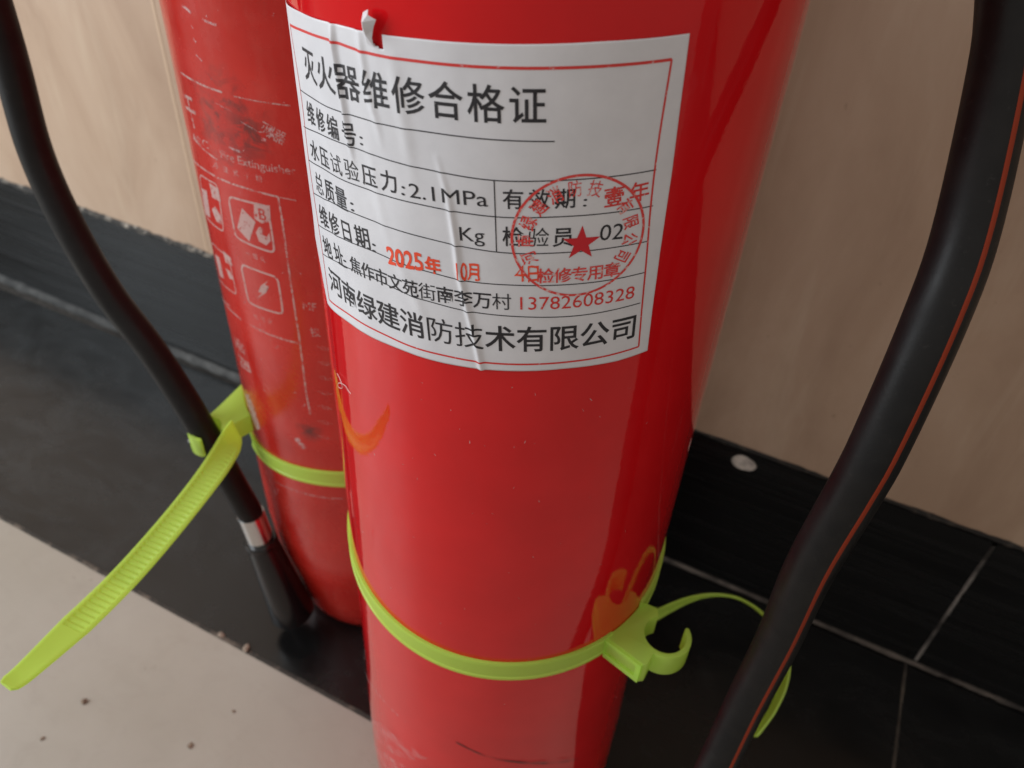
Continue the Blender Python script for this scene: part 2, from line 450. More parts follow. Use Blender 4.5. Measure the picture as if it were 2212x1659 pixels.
# ------------------------------------------------------------------ inspection label on the front extinguisher
def PA(px, py): return on_cyl(px, py, AX, RA)
def polyline(pts):
    P = np.array(pts); d = np.r_[0, np.cumsum(np.linalg.norm(np.diff(P, axis=0), axis=1))]; d /= d[-1]
    return lambda t: np.array([np.interp(t, d, P[:, 0]), np.interp(t, d, P[:, 1])])
z0 = H - 0.41
TL = np.array([-0.0545, 0.3578 + z0]); BL = PA(712, 655)
top = polyline([TL, PA(718, 48), PA(839, 75), PA(967, 89), PA(1133, 95), PA(1299, 89), PA(1488, 71)])
bot = polyline([BL, PA(793, 719), PA(884, 760), PA(959, 783), PA(1040, 796), PA(1216, 795), PA(1333, 778), PA(1397, 756)])
lef = polyline([TL, (-0.0520, .330 + z0), PA(668, 378), PA(683, 511), PA(696, 577), BL])
rig = polyline([PA(1488, 71), PA(1449, 378), PA(1424, 544), PA(1397, 756)])
def coons(a, b):                                     # a: left to right, b: top to bottom
    return ((1-b)*top(a) + b*bot(a) + (1-a)*lef(b) + a*rig(b)
            - ((1-a)*(1-b)*TL + a*(1-b)*top(1) + (1-a)*b*BL + a*b*bot(1)))
CREASES = [([(721, 48), (726, 104), (737, 166), (748, 232), (758, 299), (768, 360)], 0.00090, 0.0009, .25),
           ([(777, 62), (787, 124), (797, 187), (814, 249), (832, 330)], 0.00052, 0.0011, .3),
           ([(945, 340), (970, 428), (984, 515), (992, 585), (1011, 668), (1030, 743), (1041, 797)], 0.00062, 0.0008, .35),
           ([(860, 560), (900, 640), (940, 760)], 0.00028, 0.0018, .4),
           ([(850, 130), (868, 230), (885, 330), (900, 420)], 0.00030, 0.0017, .4),
           ([(800, 330), (822, 440), (850, 560)], 0.00026, 0.0017, .4),
           ([(690, 380), (730, 500), (760, 600)], 0.00024, 0.0020, .4)]
CR = [(np.array([PA(*p) for p in pts]), hgt, w, fd) for pts, hgt, w, fd in CREASES]
def wrinkle(S_, Z_):
    """height of the paper's creases over the metal, for arrays of s and z"""
    e = 0.00017 * (1 + np.sin(S_ * 310 + 40 * Z_)) * np.clip((0.012 - S_) / 0.02, 0, 1)
    e = e + 0.00004 * (2 + np.sin(S_ * 170 + 3 * np.sin(Z_ * 90)) + np.sin(Z_ * 130 + S_ * 60))
    for ci, (P, hgt, w, fd) in enumerate(CR):
        best = np.full(S_.shape, 1e9); bt = np.zeros(S_.shape); n = len(P) - 1
        for i in range(n):
            d = P[i+1] - P[i]; q0, q1 = S_ - P[i][0], Z_ - P[i][1]
            t = np.clip((q0 * d[0] + q1 * d[1]) / (d @ d), 0, 1)
            dd = np.hypot(q0 - d[0] * t, q1 - d[1] * t)
            m = dd < best; best = np.where(m, dd, best); bt = np.where(m, (i + t) / n, bt)
        a0, a1 = (.15, 1.0) if ci == 2 else (.55, 0.0)
        fade = np.minimum(1, bt / fd + a0) * np.minimum(1, (1 - bt) / fd + a1)
        e = e + hgt * fade * np.exp(-(best / w) ** 2)
    return e
LOFF = 0.00022
def on_label(off):
    def place(S_, Z_):
        rr = RA + LOFF + wrinkle(S_, Z_) + off; th = S_ / RA
        return np.stack([AX[0] + np.sin(th) * rr, AX[1] - np.cos(th) * rr, Z_], 1)
    return place
def on_body(c, r, off, bulge=False):
    def place(S_, Z_):
        rr = r + off + (0.0010 * np.clip((.125 - Z_) / .013, 0, 1) if bulge else 0); th = S_ / r
        return np.stack([c[0] + np.sin(th) * rr, c[1] - np.cos(th) * rr, Z_], 1)
    return place
def inside(p, poly):
    c = False; n = len(poly)
    for i in range(n):
        a, b = poly[i], poly[(i + 1) % n]
        if (a[1] > p[1]) != (b[1] > p[1]) and p[0] < (b[0]-a[0]) * (p[1]-a[1]) / (b[1]-a[1]) + a[0]: c = not c
    return c
NOTCH = [PA(*p) for p in ((798, 55), (794, 84), (810, 93), (818, 98), (830, 107), (836, 100), (838, 78), (838, 55))]
NA, NB = 460, 200
v, f = [], []
sz = [coons(i / NA, j / NB) for j in range(NB + 1) for i in range(NA + 1)]
v = on_label(0.0)(np.array(sz)[:, 0], np.array(sz)[:, 1])
for j in range(NB):
    for i in range(NA):
        q = (j*(NA+1)+i, (j+1)*(NA+1)+i, (j+1)*(NA+1)+i+1, j*(NA+1)+i+1)
        if j < 40 and i < 200 and inside(sum(sz[k] for k in q) / 4, NOTCH): continue
        f.append(q)
lab = keep(from_py('inspection_label', v, f, PAPER), ext)
md = lab.modifiers.new('thick', 'SOLIDIFY'); md.thickness = 0.00012; md.offset = -1

# lettering: every run goes from one spot on the label to another
fcache = {}
def tri_area(g):
    V, F = g; A = 0.0
    for q in F:
        for i in range(1, len(q) - 1):
            a, b, c = V[q[0]], V[q[i]], V[q[i+1]]
            A += abs((b[0]-a[0]) * (c[1]-a[1]) - (b[1]-a[1]) * (c[0]-a[0])) / 2
    return A
def glyph(txt, bold=0.0):
    """heavier strokes only where the thickened outline still fills cleanly"""
    if txt in '防街技试验村': bold = 0.0
    if bold and len(txt) == 1:
        base = tri_area(glyph(txt, 0.0))
        for b in (bold, bold * .8, bold * .6, bold * .4):
            a = tri_area(glyph_raw(txt, b))
            if base * (1 + 25.2 * b) < a < base * (1 + 36.5 * b): return glyph_raw(txt, b)
        return glyph_raw(txt, 0.0)
    return glyph_raw(txt, bold)
def glyph_raw(txt, bold=0.0):
    k = (txt, bold)
    if k not in fcache:
        cu = bpy.data.curves.new('txt', 'FONT'); cu.body = txt; cu.size = 1.0; cu.offset = bold; cu.resolution_u = 3
        ob = bpy.data.objects.new('txt', cu); COL.objects.link(ob)
        dg = bpy.context.evaluated_depsgraph_get()
        me = bpy.data.meshes.new_from_object(ob.evaluated_get(dg))
        V = np.array([tuple(x.co) for x in me.vertices]); F = [tuple(p.vertices) for p in me.polygons]
        bpy.data.objects.remove(ob); bpy.data.curves.remove(cu); bpy.data.meshes.remove(me)
        fcache[k] = (V, F)
    return fcache[k]
GM = glyph('国')[0]; GC = (GM[:, :2].min(0) + GM[:, :2].max(0)) / 2; GH = np.ptp(GM[:, 1])
class Ink:
    def __init__(s): s.v, s.f = [], []
    def add(s, P, F):
        b = len(s.v); s.v += [tuple(p) for p in P]; s.f += [tuple(b + i for i in q) for q in F]
    def run(s, txt, p0, p1, hmm, wf=1.0, bold=0.012, M=PA, yoff=0.0):
        """CJK run: centre of the first glyph at p0, of the last at p1 (pixels); height in mm"""
        a, b = M(*p0), M(*p1); n = len(txt)
        if hmm > 14: hmm = 1000 * (M(p1[0], p1[1] - hmm / 2) - M(p1[0], p1[1] + hmm / 2))[1]   # given in pixels
        d = b - a if n > 1 else np.array([1., 0.09]); d = d / np.linalg.norm(d); nr = np.array([-d[1], d[0]])
        for i, ch in enumerate(txt):
            c = a + (b - a) * (i / max(1, n - 1)) + nr * yoff
            V, F = glyph(ch, bold); k = hmm / 1000 / GH
            s.add([c + d * ((x - GC[0]) * k * wf) + nr * ((y - GC[1]) * k) for x, y, _ in V], F)
    def fit(s, txt, p0, p1, hmm, bold=0.0, M=PA, slant=0.0):
        """latin run: baseline from p0 (left) to p1 (right); cap height in mm"""
        a, b = M(*p0), M(*p1); L = np.linalg.norm(b - a); d = (b - a) / L; nr = np.array([-d[1], d[0]])
        if hmm > 14: hmm = 1000 * (M(p1[0], p1[1] - hmm) - M(*p1))[1]
        V, F = glyph(txt, bold); x0, x1 = V[:, 0].min(), V[:, 0].max()
        cap = glyph('H', bold)[0]; ch = cap[:, 1].max()
        s.add([a + d * ((x - x0) / (x1 - x0) * L + slant * y) + nr * (y / ch * hmm / 1000) for x, y, _ in V], F)
    def line(s, pts, w, M=PA):
        P = np.array([M(*p) for p in pts]) if M else np.array(pts)
        P = resample(spline(np.c_[P, np.zeros(len(P))], 8), 0.0012)[0][:, :2]
        T = np.gradient(P, axis=0); T /= np.linalg.norm(T, axis=1)[:, None]; Nn = np.stack([-T[:, 1], T[:, 0]], 1)
        V = [p for i in range(len(P)) for p in (P[i] - Nn[i] * w / 2, P[i] + Nn[i] * w / 2)]
        s.add(V, [(2*i, 2*i+2, 2*i+3, 2*i+1) for i in range(len(P) - 1)])
    def poly(s, pts, M=None):
        P = [M(*p) for p in pts] if M else [np.array(p) for p in pts]
        s.add(P, [tuple(range(len(P)))])
    def build(s, name, mat, parent, place, grid=(0.00045, 0.0012), wob=0.0):
        bm = bmesh.new()
        vs = [bm.verts.new((p[0], p[1], 0)) for p in s.v]
        for q in s.f:
            try: bm.faces.new([vs[i] for i in q])
            except ValueError: pass
        ng = [fc for fc in bm.faces if len(fc.verts) > 4]
        if ng: bmesh.ops.triangulate(bm, faces=ng)
        A = np.array([tuple(q.co) for q in bm.verts])
        for ax, g in ((0, grid[0]), (1, grid[1])):
            for k in np.arange(A[:, ax].min() + g, A[:, ax].max(), g):
                co = [0, 0, 0]; co[ax] = k; no = [0, 0, 0]; no[ax] = 1
                bmesh.ops.bisect_plane(bm, geom=bm.verts[:] + bm.edges[:] + bm.faces[:], plane_co=co, plane_no=no)
        A = np.array([tuple(q.co) for q in bm.verts])
        if wob:
            A[:, 0] += wob * np.array([noise.noise(q.co * 900 + Vector((0, 0, 3))) for q in bm.verts])
            A[:, 1] += wob * np.array([noise.noise(q.co * 900 + Vector((0, 0, 8))) for q in bm.verts])
        for q, p in zip(bm.verts, place(A[:, 0], A[:, 1])): q.co = p
        bmesh.ops.recalc_face_normals(bm, faces=bm.faces[:])
        return keep(from_bm(name, bm, mat), parent)
def sub(o):                                                   # move a built sheet under the label
    o.parent = lab; o.matrix_parent_inverse = Matrix.Identity(4); return o
lab_sub = lambda ink, name, mat, off, **k: sub_fix(ink.build(name, mat, ext, on_label(off), **k))
def sub_fix(o):
    o.parent = lab
    o.matrix_parent_inverse = (Matrix.Translation(ext.location) @ Matrix.Translation(ext.location).inverted()).inverted()
    return o

# black rules
ink = Ink(); LW = 0.00026
for pts in ([(654, 193), (700, 224), (754, 245), (926, 284), (1051, 299), (1198, 304)],
            [(662, 272), (700, 291), (760, 315), (926, 365), (1067, 388), (1216, 388), (1416, 365)],
            [(673, 344), (705, 366), (760, 394), (885, 434), (1071, 467), (1216, 466), (1409, 443)],
            [(684, 416), (715, 434), (760, 455), (885, 502), (1073, 543), (1216, 544), (1399, 519)],
            [(693, 484), (740, 512), (801, 538), (926, 585), (1009, 606), (1133, 615), (1299, 606), (1391, 587)],
            [(702, 547), (745, 572), (801, 596), (926, 648), (1009, 670), (1133, 683), (1258, 679), (1382, 653)],
            [(1068, 388), (1073, 543)]):
    ink.line(pts, LW)
lab_sub(ink, 'ruled_lines', INK, 0.00006)
# red frame
ink = Ink()
ink.line([(633, 53), (700, 80), (770, 105), (843, 122), (1000, 141), (1196, 146), (1330, 140), (1449, 127)], 0.0006)
ink.line([(1449, 127), (1411, 378), (1392, 590), (1378, 747)], 0.00045)
ink.line([(716, 646), (790, 698), (876, 741), (960, 766), (1038, 780), (1216, 781), (1300, 769), (1378, 747)], 0.0005)
ink.line([(633, 53), (654, 193), (673, 344), (693, 484), (704, 565), (716, 646)], 0.00035)
lab_sub(ink, 'red_frame', REDINK, 0.00007)
# black lettering
ink = Ink()
ink.run('灭火器维修合格证', (671, 143), (1140, 228), 77, 0.97, 0.011)
ink.run('维修编号', (674, 246), (757, 288), 45, 0.92); ink.fit(':', (780, 311), (787, 314), 27)
ink.run('水压试验压力', (683, 326), (843, 391), 42, 0.98); ink.fit(':', (870, 418), (878, 421), 29)
ink.fit('2.1MPa', (888, 424), (1055, 445), 31)
ink.run('总质量', (694, 397), (741, 428), 41, 0.92); ink.fit(':', (763, 453), (770, 456), 26)
ink.fit('Kg', (995, 518), (1048, 522), 29)
ink.run('有效期', (1109, 430), (1221, 428), 40, 0.98); ink.fit(':', (1258, 444), (1266, 444), 24)
ink.run('检验员', (1109, 511), (1216, 511), 39, 0.98); ink.fit(':', (1252, 526), (1259, 526), 24)
ink.fit('02', (1293, 518), (1343, 514), 33)
ink.run('维修日期', (703, 468), (786, 512), 41, 0.92); ink.fit(':', (807, 541), (815, 545), 26)
ink.run('地址', (711, 535), (735, 551), 37, 0.90); ink.fit(':', (749, 576), (756, 579), 23)
ink.run('焦作市文苑街南李万村', (772, 573), (1084, 651), 33, 0.98)
ink.run('河南绿建消防技术有限公司', (727, 612), (1347, 709), 48, 0.98, 0.013)
lab_sub(ink, 'printed_text', INK, 0.00007)
# red print: validity and telephone
ink = Ink(); ink.run('壹年', (1326, 424), (1380, 413), 40, 0.98)
lab_sub(ink, 'validity_text', REDINK, 0.00008)
ink = Ink(); ink.fit('13782608328', (1124, 667), (1368, 642), 26)
lab_sub(ink, 'telephone_number', REDINK, 0.00008)
# hand-stamped date
ink = Ink()
ink.fit('2025', (842, 566), (918, 583), 35, 0.024); ink.run('年', (937, 573), (938, 573), 32, 0.9, 0.035)
ink.fit('10', (989, 601), (1011, 604), 36, 0.014); ink.run('月', (1025, 587), (1026, 587), 36, 0.72, 0.018)
ink.fit('4', (1113, 606), (1135, 606), 34, 0.006); ink.run('日', (1152, 590), (1153, 590), 36, 0.72, 0.02)
lab_sub(ink, 'date_stamp', HANDINK, 0.00010, wob=0.00022)
# round seal
ink = Ink()
Cc = PA(1251, 513); rs = (PA(1393, 505)[0] - PA(1110, 520)[0]) / 2; rz = (PA(1251, 386)[1] - PA(1251, 640)[1]) / 2
Rr = (rs + rz) / 2
circ = [Cc + Rr * np.array([math.cos(a), math.sin(a)]) for a in np.linspace(0, 2 * math.pi, 90)]
ink.line(circ, 0.0006, None)
st = PA(1255, 524); tilt = 0.05
star = [st + Rr * (0.30 if k % 2 == 0 else 0.118) * np.array([math.cos(math.pi/2 + k*math.pi/5 + tilt), math.sin(math.pi/2 + k*math.pi/5 + tilt)]) for k in range(10)]
arc = '河南绿建消防技术有限公司'
for i, ch in enumerate(arc):
    a = math.radians(206 - i * (232 / 11))
    c = Cc + Rr * 0.80 * np.array([math.cos(a), math.sin(a)]); d = np.array([math.sin(a), -math.cos(a)]); nr = np.array([math.cos(a), math.sin(a)])
    V, F = glyph(ch, 0.014); k = 0.0036 / GH
    ink.add([c + d * ((x - GC[0]) * k * .80) + nr * ((y - GC[1]) * k) for x, y, _ in V], F)
ink.run('检修专用章', (1179, 595), (1321, 582), 29, 1.0, 0.016)
lab_sub(ink, 'round_seal', STAMPINK, 0.00011)
ink = Ink()
for k in range(10): ink.add([st, star[k], star[(k + 1) % 10]], [(0, 1, 2)])
lab_sub(ink, 'seal_star', mat_ink('star_ink', (0.56, 0.012, 0.022), 0.16, 0.24, (0.62, 0.2, 0.2)), 0.00010)
# curled scrap of paper at the torn notch
pts = [((803, 18), .0004), ((812, 26), .0022), ((822, 38), .0016), ((797, 24), .0007), ((808, 40), .0030), ((819, 50), .0016),
       ((795, 44), .0008), ((806, 55), .0024), ((815, 62), .0012), ((793, 68), .0004), ((804, 72), .0014), ((812, 80), .0007), ((800, 92), .0003), ((815, 98), .0006)]
v = []
for p, off in pts:
    q = PA(806 + (p[0] - 806) * (1.35 if p[1] < 66 else 1.1), p[1]); v.append(cyl_pt(q[0], q[1], AX, RA, LOFF + .0004 + off))
f = [(0,3,1),(1,3,4),(1,4,2),(2,4,5),(3,6,4),(4,6,7),(4,7,5),(5,7,8),(6,9,7),(7,9,10),(7,10,8),(8,10,11),(9,12,10),(10,12,13),(10,13,11)]
o = keep(from_py('torn_scrap', v, f, PAPER, smooth=False), ext); sub_fix(o)
md = o.modifiers.new('sub', 'SUBSURF'); md.subdivision_type = 'SIMPLE'; md.levels = md.render_levels = 2
tx = o.modifiers.new('thick', 'SOLIDIFY'); tx.thickness = 0.0002

# scuffs, scratches and a dark arc low on the front body
ink = Ink()
ink.line([(781, 1392), (790, 1440), (812, 1490), (840, 1525), (862, 1547)], 0.0005)
ink.line([(742, 832), (752, 845), (757, 860)], 0.00025)
rnd = random.Random(9)
for k in range(60):
    x, y = rnd.uniform(770, 1400), rnd.uniform(815, 1600)
    a = rnd.uniform(0, 3.1); L = rnd.uniform(1.5, 7)
    ink.line([(x, y), (x + L * math.cos(a), y + L * math.sin(a))], rnd.uniform(.00015, .0003))
def place_body(off): return on_body(AX, RA, off, True)
ink.build('scratches', SCRATCH, ext, place_body(0.0001))
ink = Ink()
def patch(ink, pts, M): ink.poly(pts, M)
ink.poly([(806, 1545), (830, 1560), (880, 1600), (930, 1632), (900, 1640), (850, 1622), (818, 1590)], PA)
ink.poly([(812, 1600), (840, 1625), (880, 1650), (870, 1659), (840, 1659), (822, 1630)], PA)
ink.build('scuffs', SCUFF, ext, place_body(0.00013))
ink = Ink()
ink.line([(985, 1602), (1015, 1618), (1060, 1636), (1120, 1645), (1190, 1644), (1245, 1634)], 0.0016)  # thin broken dark arc across the lower body
t = NT('dark_arc'); t.set(Base_Color=(0.05, 0.01, 0.012), Roughness=0.4, Alpha=t.ramp(t.noise(t.coord(), 130, 4), [(0.34, 0.0), (0.62, 0.6)]))
ink.build('dark_arc', t.m, ext, place_body(0.00016))
# curly hair stuck on the body
hp = [(731, 806), (738, 815), (745, 828), (741, 838), (735, 834), (739, 825), (748, 832), (757, 842), (764, 848)]
P = np.array([cyl_pt(*PA(*p), AX, RA, 0.0004 + 0.0003 * (i % 3)) for i, p in enumerate(hp)])
P = spline(P, 6)
kind(tag(tube('hair', P, [0.00009] * len(P), mat_plain('pale_hair', (.75, .6, .58), .4), None, 6), 'tiny curled pale hair stuck to the front red cylinder', 'hair'), 'thing')

# ------------------------------------------------------------------ faded print on the rear extinguisher
def PB(px, py): return on_cyl(px, py, BX, RB)
pr = Ink()
pr.line([(391, 156), (422, 176), (480, 199)], 0.0008, PB)
pr.line([(506, 208), (560, 219), (627, 228)], 0.0005, PB)
pr.line([(415, 339), (435, 361), (487, 391), (540, 409), (601, 425)], 0.0008, PB)
pr.line([(605, 426), (640, 433)], 0.0004, PB)
pr.line([(601, 425), (611, 486), (629, 616), (648, 740), (661, 844), (671, 896)], 0.0008, PB)
pr.line([(479, 642), (500, 671), (521, 690)], 0.0008, PB)
pr.line([(541, 701), (590, 725), (647, 742)], 0.0009, PB)
def rbox(ink, c, w=0.0008):                               # rounded frame through px corners
    P = [np.array(q, float) for q in c]; out = []
    for i in range(4):
        a, b, d = P[i-1], P[i], P[(i+1) % 4]
        u1 = b + (a - b) * .16; u2 = b + (d - b) * .16
        out += [u1, (u1 + u2) / 2 * .5 + b * .5, u2]
    out.append(out[0])
    ink.line([tuple(q) for q in out], w, PB)
pr.build('printed_frame', PRINT, ext2, on_body(BX, RB, 0.00010))
place_b = on_body(BX, RB, 0.00010)
PICTO = mat_worn_print(0.30, 0.46, 'white_pictogram_print')
for c_, w_, polys in (
    ([(493, 424), (578, 446), (594, 548), (510, 514)], .0009,
     ([(523, 449), (552, 479), (539, 521), (513, 492)], [(549, 438), (583, 444), (585, 479), (566, 482), (549, 472)],
      [(553, 502), (560, 489), (570, 496), (566, 506), (577, 512), (582, 503), (585, 520), (576, 530), (560, 521)])),
    ([(520, 570), (600, 600), (612, 680), (538, 655)], .0009,
     ([(580, 606), (564, 617), (572, 621), (558, 630), (567, 633), (555, 645), (575, 632), (567, 628), (581, 619), (572, 615)],)),
    ([(431, 376), (470, 400), (484, 502), (446, 470)], .0007,
     ([(435, 405), (447, 412), (455, 470), (445, 462)], [(452, 394), (472, 408), (477, 436), (459, 426)], [(458, 452), (465, 446), (477, 466), (479, 484), (468, 478)])),
    ([(456, 522), (494, 556), (512, 638), (474, 605)], .0006,
     ([(481, 540), (498, 556), (503, 575), (488, 566)], [(465, 548), (474, 556), (484, 602), (476, 596)], [(487, 578), (497, 586), (505, 604), (497, 602)]))):
    pk = Ink(); rbox(pk, c_, w_)
    for q in polys: pk.poly(q, PB)
    pk.build('pictogram', PICTO, ext2, place_b)
pr = Ink()
for (q, ht) in (((412, 241), 13.0),): pr.run('干', q, q, ht, .75, .01, PB)
pr.fit('Fire Extinguisher', (478, 340), (640, 378), 3.4, 0.0, PB)
pr.fit('ABC', (418, 300), (452, 322), 3.0, 0.0, PB)
pr.run('手提式干粉', (468, 358), (560, 386), 2.6, 1.0, 0, PB)
pr.run('一般火', (536, 548), (568, 560), 2.6, .9, 0, PB)
pr.run('电气火', (552, 684), (584, 694), 2.6, .9, 0, PB)
pr.fit('MF', (655, 668), (684, 672), 4.0, 0.0, PB)
pr.run('技', (681, 718), (682, 718), 4.6, .9, 0, PB)
pr.run('使用', (516, 745), (528, 786), 11.5, .62, 0.02, PB)
pr.poly([(529, 848), (538, 852), (552, 888), (562, 926), (556, 930), (541, 896)], PB)
pr.line([(447, 624), (470, 640), (498, 661)], 0.0006, PB)
pr.line([(420, 300), (440, 322), (470, 345)], 0.0007, PB)
pr.run('灭火器', (575, 280), (604, 296), 5.2, .8, 0, PB)
for k in range(7):                                         # rows of small print, right side
    pr.run('一二口一', (690, 750 + k * 32), (714, 755 + k * 32), 2.0, .9, 0, PB)
pr.build('faded_lettering', PRINT, ext2, place_b)
pr = Ink()
B = glyph('B', 0.01)
a_ = PB(561, 470); b_ = PB(576, 474); L = np.linalg.norm(b_ - a_); d = (b_ - a_) / L; nr = np.array([-d[1], d[0]])
pr.fit('B', (561, 473), (576, 477), 5.0, 0.01, PB)
pr.build('pictogram_letter', WORN, ext2, on_body(BX, RB, 0.00017))
sc = Ink()
for pts, w in (([(394, 12), (403, 18), (413, 28)], .0011), ([(436, 41), (450, 48), (468, 54)], .0009), ([(424, 118), (430, 124), (437, 132)], .0006),
               ([(418, 82), (424, 92)], .0006), ([(414, 55), (418, 62)], .0004), ([(445, 33), (448, 36)], .0008), ([(565, 300), (575, 303)], .0012),
               ([(584, 275), (588, 296)], .0018), ([(610, 290), (604, 306)], .0014), ([(495, 318), (520, 328)], .0009),
               ([(640, 946), (650, 960), (660, 968)], .0032), ([(594, 1039), (640, 1060), (741, 1077)], .0006), ([(648, 590), (651, 592)], .0004),
               ([(532, 858), (545, 885), (560, 925)], .0042), ([(466, 222), (500, 240)], .0004), ([(520, 262), (560, 285)], .0003)):
    sc.line(pts, w, PB)
rnd = random.Random(5)
for k in range(40):
    x, y = rnd.uniform(440, 700), rnd.uniform(20, 1000)
    if x < 400 + y * .16: continue
    a = rnd.uniform(0, 3.1); L = rnd.uniform(1, 8)
    sc.line([(x, y), (x + L * math.cos(a), y + L * math.sin(a))], rnd.uniform(.00015, .0004), PB)
sc.build('scratches', SCRATCH, ext2, on_body(BX, RB, 0.00014))

# ------------------------------------------------------------------ hoses
UB = np.array([math.sin(math.radians(-48.5)), math.cos(math.radians(-48.5))])
def vplane(px, py, dist):
    v = ray(px, py); return EYE + v * (dist / (v[:2] @ UB))
HR = 0.0072
lp = [vplane(x, y, d) for x, y, d in ((16, 110, .388), (75, 322, .386), (145, 480, .378), (234, 632, .366), (320, 745, .354), (390, 850, .344), (450, 950, .334), (500, 1040, .328), (543, 1113, .326))]
upl = [np.array([BX[0] - .01, BX[1] - .012, .578]), np.array([BX[0] - .05, BX[1] - .045, .580]), np.array([BX[0] - .10, BX[1] - .075, .545]), vplane(-14, 10, .384) + np.array([0, 0, .03])]
hp = resample(spline(upl + lp, 14), 0.004)[0]
hose2 = tube('hose', hp, [HR] * len(hp), RUBBER, ext2, 40)
nzt = vplane(562, 1163, .326); nzb = vplane(632, 1320, .322); nzb[2] = max(nzb[2], 0.0125)
ax = (lp[-1] - lp[-2]); ax /= np.linalg.norm(ax)
p0 = lp[-1] - ax * .002
fz = np.linspace(0, 1, 8)
fer = [p0 + (nzt - p0) * t for t in fz]
o = tube('ferrule', fer, [HR * 1.04] * 8, STEEL, ext2, 40); o.parent = hose2; o.matrix_parent_inverse = Matrix.Identity(4)
def under(o, p):
    mw = o.matrix_parent_inverse.copy(); o.parent = p
    o.matrix_parent_inverse = Matrix.Identity(4)
    return o
hose2_fix = Matrix.Identity(4)
ts = [(0, HR*1.05), (0.0, .0090), (.012, .0096), (.05, .0096), (.06, .0090), (.35, .0105), (.72, .0122), (.97, .0138), (1.0, .0136)]
d = nzb - nzt
# built as a lathe along the nozzle axis
P = []; R_ = []
for t_, r_ in ts: P.append(nzt + d * t_); R_.append(r_)
def axis_lathe(name, P, R_, mat, seg=48):
    dirn = P[-1] - P[0]; dirn /= np.linalg.norm(dirn)
    N = np.cross(dirn, [0.2, 0.9, 0.1]); N /= np.linalg.norm(N); Bn = np.cross(dirn, N)
    v, f = [], []
    for p, r in zip(P, R_):
        for k in range(seg):
            a = 2 * math.pi * k / seg; v.append(p + (N * math.cos(a) + Bn * math.sin(a)) * r)
    for i in range(len(P) - 1):
        for k in range(seg):
            k2 = (k + 1) % seg; f.append((i*seg+k, i*seg+k2, (i+1)*seg+k2, (i+1)*seg+k))
    f.append(tuple(range(seg))[::-1])
    return autosmooth(from_py(name, v, f, mat), 40)
P += [nzb - d * .0, nzb - d * .5]; R_ += [.0118, .0080]
o = axis_lathe('nozzle', P, R_, PLASTIC); keep(o, ext2); under(o, hose2)

rp = []
for x, y, w in ((2181, 5, 134), (2164, 148, 134), (2089, 490, 134), (2019, 691, 131), (1906, 946, 122), (1849, 1055, 116), (1748, 1230, 104), (1679, 1385, 92), (1613, 1515, 85), (1554, 1640, 80), (1502, 1750, 77)):
    cosp = FPX / math.sqrt(FPX ** 2 + (x - PW / 2) ** 2 + (y - PH / 2) ** 2)
    rp.append(along(x, y, FPX * 2 * HR / w / cosp))
upr = [np.array([AX[0] + .012, AX[1] - .01, .590]), np.array([AX[0] + .05, AX[1] - .025, .604]), along(2075, -560, .300), along(2158, -330, .268), along(2182, -150, .248)]
tail_r = [rp[-1] + (rp[-1] - rp[-2]) * k for k in (1.0,)]
path = resample(spline(upr + rp + tail_r, 14), 0.004)[0]
hose1 = tube('hose', path, [HR] * len(path), RUBBER, ext, 48)
# moulded orange line along the hose
T = np.gradient(path, axis=0); T /= np.linalg.norm(T, axis=1)[:, None]
v, f = [], []
for i, p in enumerate(path):
    to = EYE - p; to -= T[i] * (to @ T[i]); to /= np.linalg.norm(to); rt = np.cross(to, T[i])
    if rt[0] < 0: rt = -rt
    wob = .05 * noise.noise(Vector((i * .09, 0, 0)))
    for k, aa in enumerate(np.linspace(-.10, .10, 4)):
        a = math.radians(42) + aa + wob
        v.append(p + (to * math.cos(a) + rt * math.sin(a)) * (HR + (.00012 if k in (1, 2) else .00002)))
    if i:
        for k in range(3): f.append(((i-1)*4+k, i*4+k, i*4+k+1, (i-1)*4+k+1))
o = keep(from_py('stripe', v, f, STRIPE), ext); under(o, hose1)

# ------------------------------------------------------------------ cable ties with hose clips
SW, ST = 0.0106, 0.0013
def extrude_outline(name, outline, z_of, hgt, mat, bev=0.0005):
    bm = bmesh.new()
    tp = [bm.verts.new((p[0], p[1], z_of(p))) for p in outline]
    bt = [bm.verts.new((p[0], p[1], z_of(p) - hgt)) for p in outline]
    n = len(outline)
    bm.faces.new(tp); bm.faces.new(bt[::-1])
    for i in range(n): bm.faces.new((tp[i], bt[i], bt[(i+1) % n], tp[(i+1) % n]))
    bmesh.ops.recalc_face_normals(bm, faces=bm.faces[:])
    bevel(bm, bev, 2, 40)
    return autosmooth(from_bm(name, bm, mat), 30)
def ring_strap(name, c, r, th0, th1, zc, mat):
    """strap hugging the cylinder from th0 to th1; zc(th) gives the strap's mid height"""
    n = int(abs(th1 - th0) / 0.02)
    v, f = [], []
    sec = [(-.5, 0), (-.5, .8), (-.42, 1), (-.34, 1), (-.30, .72), (.30, .72), (.34, 1), (.42, 1), (.5, .8), (.5, 0)]
    for i in range(n + 1):
        th = th0 + (th1 - th0) * i / n
        for u, k in sec:
            rr = r + .0001 + ST * k
            v.append((c[0] + math.sin(th) * rr, c[1] - math.cos(th) * rr, zc(th) + u * SW))
        if i:
            m = len(sec)
            for k in range(m):
                f.append(((i-1)*m+k, i*m+k, i*m+(k+1) % m, (i-1)*m+(k+1) % m))
    m = len(sec); f.append(tuple(range(m))); f.append(tuple(range(n*m, n*m+m))[::-1])
    o = from_py(name, v, f, mat)
    return autosmooth(o, 30)
